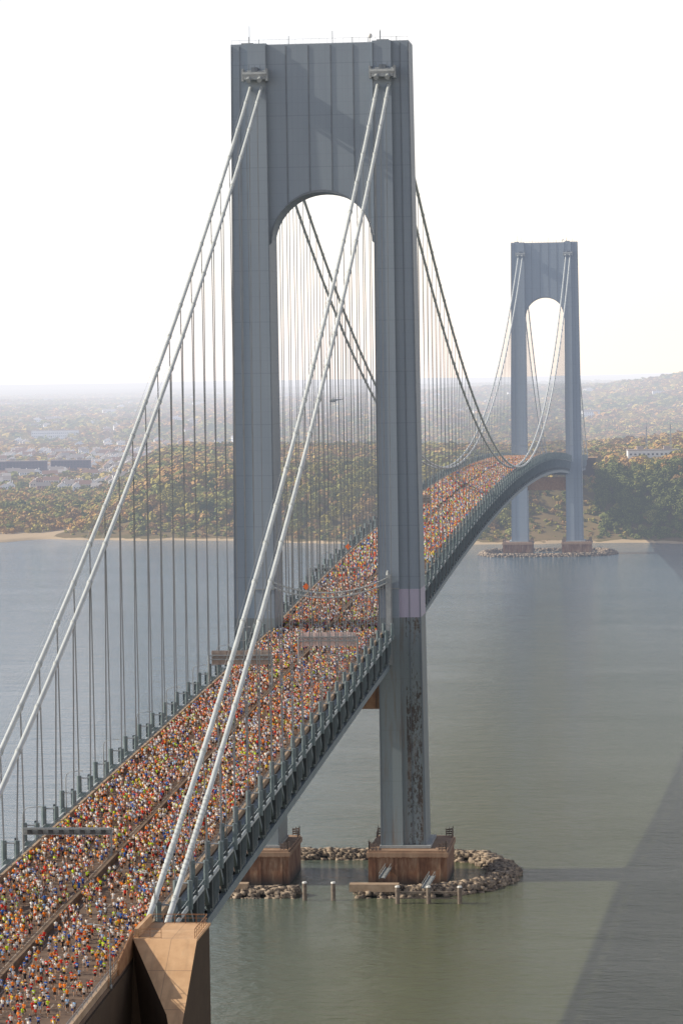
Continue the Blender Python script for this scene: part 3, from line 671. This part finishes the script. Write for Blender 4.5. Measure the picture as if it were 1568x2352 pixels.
for a in range(5):
    t=a*1.3; tm.tube([(0,0,.25+.06*a),(.13*math.cos(t),.13*math.sin(t),.45+.05*a),(.24*math.cos(t),.24*math.sin(t),.6+.05*a)],[.014,.009,.004],5)
trunk=tm.mesh("trunk",[M_bark],True)
TC=[("olive green",(.28,.235,.055)),("dark green",(.13,.145,.038)),("autumn orange-brown",(.42,.24,.07)),("golden yellow",(.43,.32,.09)),("rusty brown",(.34,.21,.08)),("muted green",(.235,.23,.065))]
tcp=np.array([c[1] for c in TC])
def tpal(ci,K):
    sh=np.array([.76,.9,1.05,1.16]); c=tcp[ci]*rng.uniform(.88,1.12,(K,1)); return c[:,None,:]*sh[None,:,None]
def scatter(d0,d1,n):
    d=np.sqrt(rng.uniform(d0*d0,d1*d1,n)); u=rng.uniform(-.152,.152,n)*d
    X=CAM[0]+u*math.cos(TH)-d*math.sin(TH); Y=CAM[1]+u*math.sin(TH)+d*math.cos(TH); return X,Y
X1,Y1=scatter(2130,3150,18000); s1=Y1-shore(X1)
k=(s1>12)
leftflat=(X1<XB(Y1)-20); under=(np.abs(X1)<29)&(Y1<1780)
k&=~((np.abs(X1)<24)&(Y1>1650)&(Y1<1780)); k&=~((X1<-386)&(s1<90))
k&=~(leftflat&(s1>640)&(rng.random(len(X1))<.6)); k&=~(leftflat&(s1<70)&(rng.random(len(X1))<.5))
k&=~((X1>60)&(X1<170)&(s1>230)&(s1<330)&(rng.random(len(X1))<.9))
X1,Y1,s1,leftflat,under=X1[k],Y1[k],s1[k],leftflat[k],under[k]
h1=rng.uniform(9,17,len(X1))*(.35+.65*sm(15,90,s1)); h1=np.where(leftflat,h1*.62,h1); h1=np.where(under,h1*.4,h1)
z1=H(X1,Y1)
au=fn(X1,Y1,60)+.25*rng.normal(size=len(X1)); warm=np.where(X1>-60,.4,.15)+np.where(s1>350,.35,0)+np.where(leftflat&(s1<250),.5,0)
ci=np.where(au+warm>.6,rng.choice([2,3,4,0],len(X1),p=[.25,.25,.3,.2]),rng.choice([0,1,5,4],len(X1),p=[.4,.12,.25,.23]))
slope_shade=(X1>26)&(X1<165)&(s1<200)&(rng.random(len(X1))<.9); ci=np.where(slope_shade,1,ci)  # slope shaded by the approach: its shade painted as dark green foliage
pj=np.c_[X1,Y1,z1+6]; px,py,dp=project(pj)
inv=(px>0)&(px<1568)&~((px>537)&(px<635)&(py<1450))&~((px>868)&(px<970))&~under; score=np.where(inv,dp+60*rng.random(len(dp))-h1*25,1e9); ti=np.argsort(score)[:300]
tmask=np.zeros(len(X1),bool); tmask[ti]=True; tc={}
for i in ti:
    key=(int(rng.integers(6)),int(ci[i]))
    if key not in tc: tc[key]=single("crown_foliage",cHi[key[0]],tpal(np.array([key[1]]),1)[0],M_tree)
    e=empty("tree",(X1[i],Y1[i],z1[i]-.2)); s=h1[i]; e.scale=(s*1.05,s*1.05,s); e.rotation_euler=(0,0,rng.uniform(0,6.28))
    tag(e,"%s deciduous tree on the wooded shore bluff"%TC[key[1]][0],"tree","trees on the far shore")
    link(bpy.data.objects.new("trunk",trunk),e); link(bpy.data.objects.new("crown",tc[key]),e)
items=[]; r=np.where(~tmask)[0]; pid=rng.integers(0,5,len(r))
for kk in range(5):
    q=r[pid==kk]; items.append((cMid[kk],np.c_[X1[q],Y1[q],z1[q]-1-h1[q]*.12],rng.uniform(0,6.28,len(q)),np.c_[h1[q]*1.15,h1[q]*1.15,h1[q]],tpal(ci[q],len(q))))
def band(d0,d1,n,hs,openf):
    X,Y=scatter(d0,d1,n); c=fn(X,Y,170)+.5*fn(X,Y,57); kk=(c>openf-1)|(rng.random(n)<.35)|(X>-250); X,Y=X[kk],Y[kk]
    h=rng.uniform(9,17,len(X))*hs; cc=np.where(fn(X,Y,210)+.35*rng.normal(size=len(X))>.1,rng.choice([2,3,4],len(X)),rng.choice([0,4,5],len(X)))
    p2=rng.integers(0,4,len(X)); z=H(X,Y)
    for t in range(4):
        q=p2==t; items.append((cLo[t],np.c_[X[q],Y[q],z[q]-3],rng.uniform(0,6.28,q.sum()),np.c_[h[q]*1.5,h[q]*1.5,h[q]*.9],tpal(cc[q],q.sum())))
band(3150,5200,10000,.8,.7); band(5200,13000,21000,1.3,.55)
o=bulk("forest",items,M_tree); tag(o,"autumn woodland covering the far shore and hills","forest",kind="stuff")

# ------------------------------------------------------------------ houses
def house_base(w,l,h,rh,rows=2):
    mb=MB(); reg=[]
    def q(p,r): mb.poly(p); reg.append(r)
    a,b=w/2,l/2
    q([(-a,-b,-2),(a,-b,-2),(a,-b,h),(0,-b,h+rh),(-a,-b,h)],0); q([(a,b,-2),(-a,b,-2),(-a,b,h),(0,b,h+rh),(a,b,h)],0)
    q([(a,-b,-2),(a,b,-2),(a,b,h),(a,-b,h)],0); q([(-a,b,-2),(-a,-b,-2),(-a,-b,h),(-a,b,h)],0)
    e=.5; k=rh/a
    q([(a+e,-b-e,h-e*k+.05),(a+e,b+e,h-e*k+.05),(0,b+e,h+rh+.05),(0,-b-e,h+rh+.05)],1); q([(-a-e,b+e,h-e*k+.05),(-a-e,-b-e,h-e*k+.05),(0,-b-e,h+rh+.05),(0,b+e,h+rh+.05)],1)
    for r in range(rows):
        z=1.0+r*(h/rows)
        for x in np.arange(-a+1.2,a-.6,2.6):
            q([(x,-b-.03,z),(x+1.1,-b-.03,z),(x+1.1,-b-.03,z+1.3),(x,-b-.03,z+1.3)],2)
        for y in np.arange(-b+1.2,b-.6,2.6):
            q([(a+.03,y,z),(a+.03,y+1.1,z),(a+.03,y+1.1,z+1.3),(a+.03,y,z+1.3)],2)
            q([(-a-.03,y+1.1,z),(-a-.03,y,z),(-a-.03,y,z+1.3),(-a-.03,y+1.1,z+1.3)],2)
    mb.box(a*.4,a*.4+.8,-.4,.4,h,h+rh+1); reg+= [0]*6
    return get_base(mb.mesh("h",[]),reg)
HB=[house_base(9,13,6,3.2),house_base(11,10,5.5,3),house_base(8,16,6.5,3.5),house_base(14,24,9,3,3)]
def hpal(K):
    p=np.zeros((K,3,3)); p[:,0]=np.array([(.78,.76,.73),(.62,.53,.43),(.42,.25,.18),(.72,.69,.63),(.55,.57,.6)])[rng.choice(5,K,p=[.4,.22,.1,.2,.08])]
    p[:,1]=np.array([(.22,.2,.19),(.3,.26,.24),(.4,.37,.35),(.26,.16,.12)])[rng.choice(4,K)]; p[:,2]=.05; return p
hx,hy=scatter(2950,4400,1500); c=fn(hx,hy,120); k=((hx<XB(hy)-10)&(c>-.35)&(hy-shore(hx)>680))|((hy>3500)&(c>.6)); hx,hy=hx[k],hy[k]
cell={}
for x,y in zip(hx,hy): cell.setdefault((round(x/19),round(y/26)),(x,y))
hp=np.array([(a*19+rng.uniform(-2,2),b*26+rng.uniform(-3,3)) for (a,b) in cell]); hz=H(hp[:,0],hp[:,1])
px,py,dp=project(np.c_[hp,hz]); score=np.where((px>0)&(px<1568),dp,1e9); hi=np.argsort(score)[:260]; hm=np.zeros(len(hp),bool); hm[hi]=True
hr=rng.choice([0,math.pi/2],len(hp))+.25
hc={}
for i in hi:
    key=(int(rng.integers(3)),int(rng.integers(6)))
    if key not in hc: hc[key]=single("house_shell",HB[key[0]],hpal(1)[0],M_house)
    o=link(bpy.data.objects.new("house",hc[key])); o.location=(hp[i,0],hp[i,1],hz[i]+.8); o.rotation_euler=(0,0,hr[i])
    tag(o,"small gabled suburban house among autumn trees","house","suburban houses beyond the shore")
q=np.where(~hm)[0]; hx,hy=scatter(4300,12500,2600); kk=(fn(hx,hy,300)+.35*rng.normal(size=len(hx))>.2)&((hx<-300)|(rng.random(len(hx))<.3)); hx,hy=hx[kk],hy[kk]
it=[(HB[0],np.c_[hp[q],hz[q]],hr[q],np.ones(len(q)),hpal(len(q)))]
b3=rng.random(len(hx))<.06
for bb,mk,ss in ((HB[1],~b3,1.15),(HB[3],b3,1.3)):
    it.append((bb,np.c_[hx[mk],hy[mk],H(hx[mk],hy[mk])+2],rng.choice([0,1.57],mk.sum())+.3,np.full(mk.sum(),ss),hpal(mk.sum())))
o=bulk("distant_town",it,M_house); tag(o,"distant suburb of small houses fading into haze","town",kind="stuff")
def block(name,x,y,w,d,h,floors,wall,label,rotz=0,lift=0):
    mb=MB(); mb.box(-w/2,w/2,-d/2,d/2,-6,h,0); mb.box(-w/2-.3,w/2+.3,-d/2-.3,d/2+.3,h,h+.8,1)
    for f in range(floors):
        z=1.2+f*(h-1.0)/floors
        for xx in np.arange(-w/2+1.5,w/2-2,3.6): mb.box(xx,xx+1.7,-d/2-.06,-d/2,z,z+1.5,2)
    for xx in np.arange(-w/2+8,w/2-6,22): mb.box(xx,xx+5,-3,3,h+.8,h+3.4,1)
    o=mb.obj(name,[wall,M_signb,M_dark]); o.location=(x,y,float(H(x,y))+lift); o.rotation_euler=(0,0,rotz); tag(o,label,"building"); return o
M_brick=simple('dark_brick',(.10,.075,.09),(.16,.12,.13),.3,.85); M_stucco=simple('pale_render',(.58,.56,.53),(.72,.7,.66),.2,.8)
def at(px,d):
    u=(px-784)/F*d; return CAM[0]+u*math.cos(TH)-d*math.sin(TH), CAM[1]+u*math.sin(TH)+d*math.cos(TH)
for pxx,dd,ww in ((-40,3460,60),(60,3480,55),(165,3500,50)):
    x,y=at(pxx,dd); block("apartment_block",x,y,ww*.9,14,15,5,M_brick,"long dark brick apartment block with rows of windows",.11,1)
x,y=at(1500,2520); block("low_building",x,y,42,16,9,2,M_stucco,"low white flat-roofed building on the wooded hill",.1,5)
x,y=at(130,5300); block("warehouse",x,y,80,25,16,3,M_stucco,"large pale flat-roofed building among houses",.1,0)
x,y=at(1525,6300); block("hilltop_building",x,y,44,16,12,4,M_stucco,"white building high on the hazy hillside",.1,0)
for pxx in (1486,1541):
    x,y=at(pxx,2560); z=float(H(x,y)); mb=MB()
    for sx,sy in ((-1,-1),(1,-1),(0,1)): mb.beam((sx*1.2,sy*1.2,0),(sx*.25,sy*.25,33),.3,.3)
    for k in range(10):
        a=1.2-.095*k; mb.beam((-a,-a,3.2*k),(a,-a,3.2*k+3),.18,.18); mb.beam((a,-a,3.2*k),(0,a,3.2*k+3),.18,.18)
    mb.beam((0,0,33),(0,0,38),.15,.15); o=mb.obj("radio_mast",[M_pole]); o.location=(x,y,z); tag(o,"slender steel lattice radio mast on the hill","mast","radio masts on the hill")

# ------------------------------------------------------------------ riprap islands and piles
def rockb(seed):
    r=np.random.default_rng(seed); bm=bmesh.new(); bmesh.ops.create_cube(bm,size=1.5); bmesh.ops.subdivide_edges(bm,edges=bm.edges[:],cuts=1,use_grid_fill=True)
    for v in bm.verts: v.co=v.co*r.uniform(.75,1.15)+Vector(r.normal(size=3))*.1
    for v in bm.verts: v.co=Vector((v.co.x,v.co.y*.85,v.co.z*.75))
    me=bpy.data.meshes.new("r"); bm.to_mesh(me); bm.free(); return get_base(me)
RB=[rockb(s) for s in range(6)]
def island(cy,name,n):
    path=[(-6,-27),(-30,-28),(-38,-22),(-43,-6),(-43,12),(-38,24),(-25,30),(0,31),(22,31),(36,27),(42.5,12),(42.5,-4),(37,-17),(27,-25),(8,-27)]
    if cy>100: path=[(p[0],p[1]) for p in path]+[path[0]]
    seg=[]
    for a,b in zip(path[:-1],path[1:]): seg.append(math.hypot(b[0]-a[0],b[1]-a[1]))
    tot=sum(seg); pos=[];sc=[]
    for i in range(n):
        t=rng.uniform(0,tot)
        for (a,b),L_ in zip(zip(path[:-1],path[1:]),seg):
            if t<L_: break
            t-=L_
        u=t/L_; x=a[0]+(b[0]-a[0])*u; y=a[1]+(b[1]-a[1])*u; nx_,ny_=-(b[1]-a[1])/L_,(b[0]-a[0])/L_
        wd=4.2 if x>30 else 3.6
        o_=rng.uniform(-1,1); z=2.5*(1-abs(o_)**2.5)-.6+rng.uniform(-.3,.3); x+=nx_*o_*wd; y+=ny_*o_*wd
        pos.append((x,cy+y,z)); sc.append(rng.uniform(.45,1.1))
    pos=np.array(pos);sc=np.array(sc);pid=rng.integers(0,6,n); it=[]
    for k in range(6):
        q=pid==k; it.append((RB[k],pos[q],rng.uniform(0,6.28,q.sum()),np.c_[sc[q]*1.3,sc[q],sc[q]*.9],np.ones((q.sum(),1,3))))
    o=bulk(name,it,M_rock); tag(o,"ring of tan and dark riprap boulders around the tower piers","rocks",kind="stuff")
island(0,"riprap",4000); island(SP,"riprap",2200)
for (x,y,h) in ((-3.5,-33,4.2),(3.5,-33,4.2),(19.5,-37,4),(27,-37,4),(34.5,-37,4)):
    mb=MB(); mb.tube([(0,0,-3),(0,0,h)],.55,10,0); mb.tube([(0,0,h),(0,0,h+.35)],[.62,.5],10,1); o=mb.obj("mooring_pile",[M_wood,M_white],None,False); o.location=(x,y,0); tag(o,"round weathered pile with pale cap standing in water","pile","piles beside the tower pier")
mb=MB(); mb.beam((19.5,-36.2,2.6),(34.5,-36.2,2.6),.4,.5); mb.beam((19.5,-36.2,1.2),(34.5,-36.2,1.2),.3,.3)
o=mb.obj("fender_beam",[M_wood]); tag(o,"timber fender beam joining three piles","fender")
for (x,y,z,l) in ((25.5,-30,2.6,9),(14,-19,3.2,8)):
    e=empty("boat_landing",(x,y,z)); tag(e,"pale metal gangway resting on the riprap","gangway","gangways on the riprap")
    for dx in (-.7,.7):
        mb=MB(); mb.beam((dx,0,0),(dx+1.2,l*.9,1.6),.14,.5); mb.beam((dx,0,1.1),(dx+1.2,l*.9,2.7),.08,.08)
        for k in range(6): t=k/5; mb.beam((dx+1.2*t,l*.9*t,1.6*t),(dx+1.2*t,l*.9*t,1.6*t+1.1),.07,.07)
        mb.obj("handrail",[M_saddle],e)
    mb=MB(); mb.beam((0,0,-.05),(1.2,l*.9,1.55),1.5,.1); mb.obj("walkway",[M_pole],e)
for (x0,x1) in ((-33,-18),(7,19)):
    mb=MB(); mb.box(x0,x1,-29.5,-26.5,1.5,3.3); o=mb.obj("landing_slab",[M_conc]); tag(o,"flat concrete landing slab on the rocks","concrete slab","concrete slabs on the riprap")
hx_,hy_=at(770,1700)
e=empty("helicopter",(hx_,hy_,130-(921-839)/F*1700)); tag(e,"small dark helicopter hovering over the strait","helicopter")
mb=MB(); mb.tube([(-2.6,0,0),(-2.2,0,0),(-1,0,.1),(.8,0,.1),(1.8,0,.35),(5.2,0,.6)],[.2,.7,1.05,.95,.4,.15],10); mb.box(4.9,5.4,-.06,.06,.4,1.9); mb.beam((0,0,1),(0,0,1.7),.2,.2)
for s in (-1,1): mb.beam((-1.8,s*.9,-1.5),(1.5,s*.9,-1.5),.1,.1); mb.beam((-.8,s*.5,-.7),(-.8,s*.9,-1.5),.08,.08); mb.beam((.7,s*.5,-.7),(.7,s*.9,-1.5),.08,.08)
mb.obj("fuselage",[M_pole],e,True)
mb=MB(); mb.box(-5,5,-.1,.1,1.68,1.74); mb.box(-.1,.1,-5,5,1.75,1.81); mb.obj("rotor",[M_pole],e)
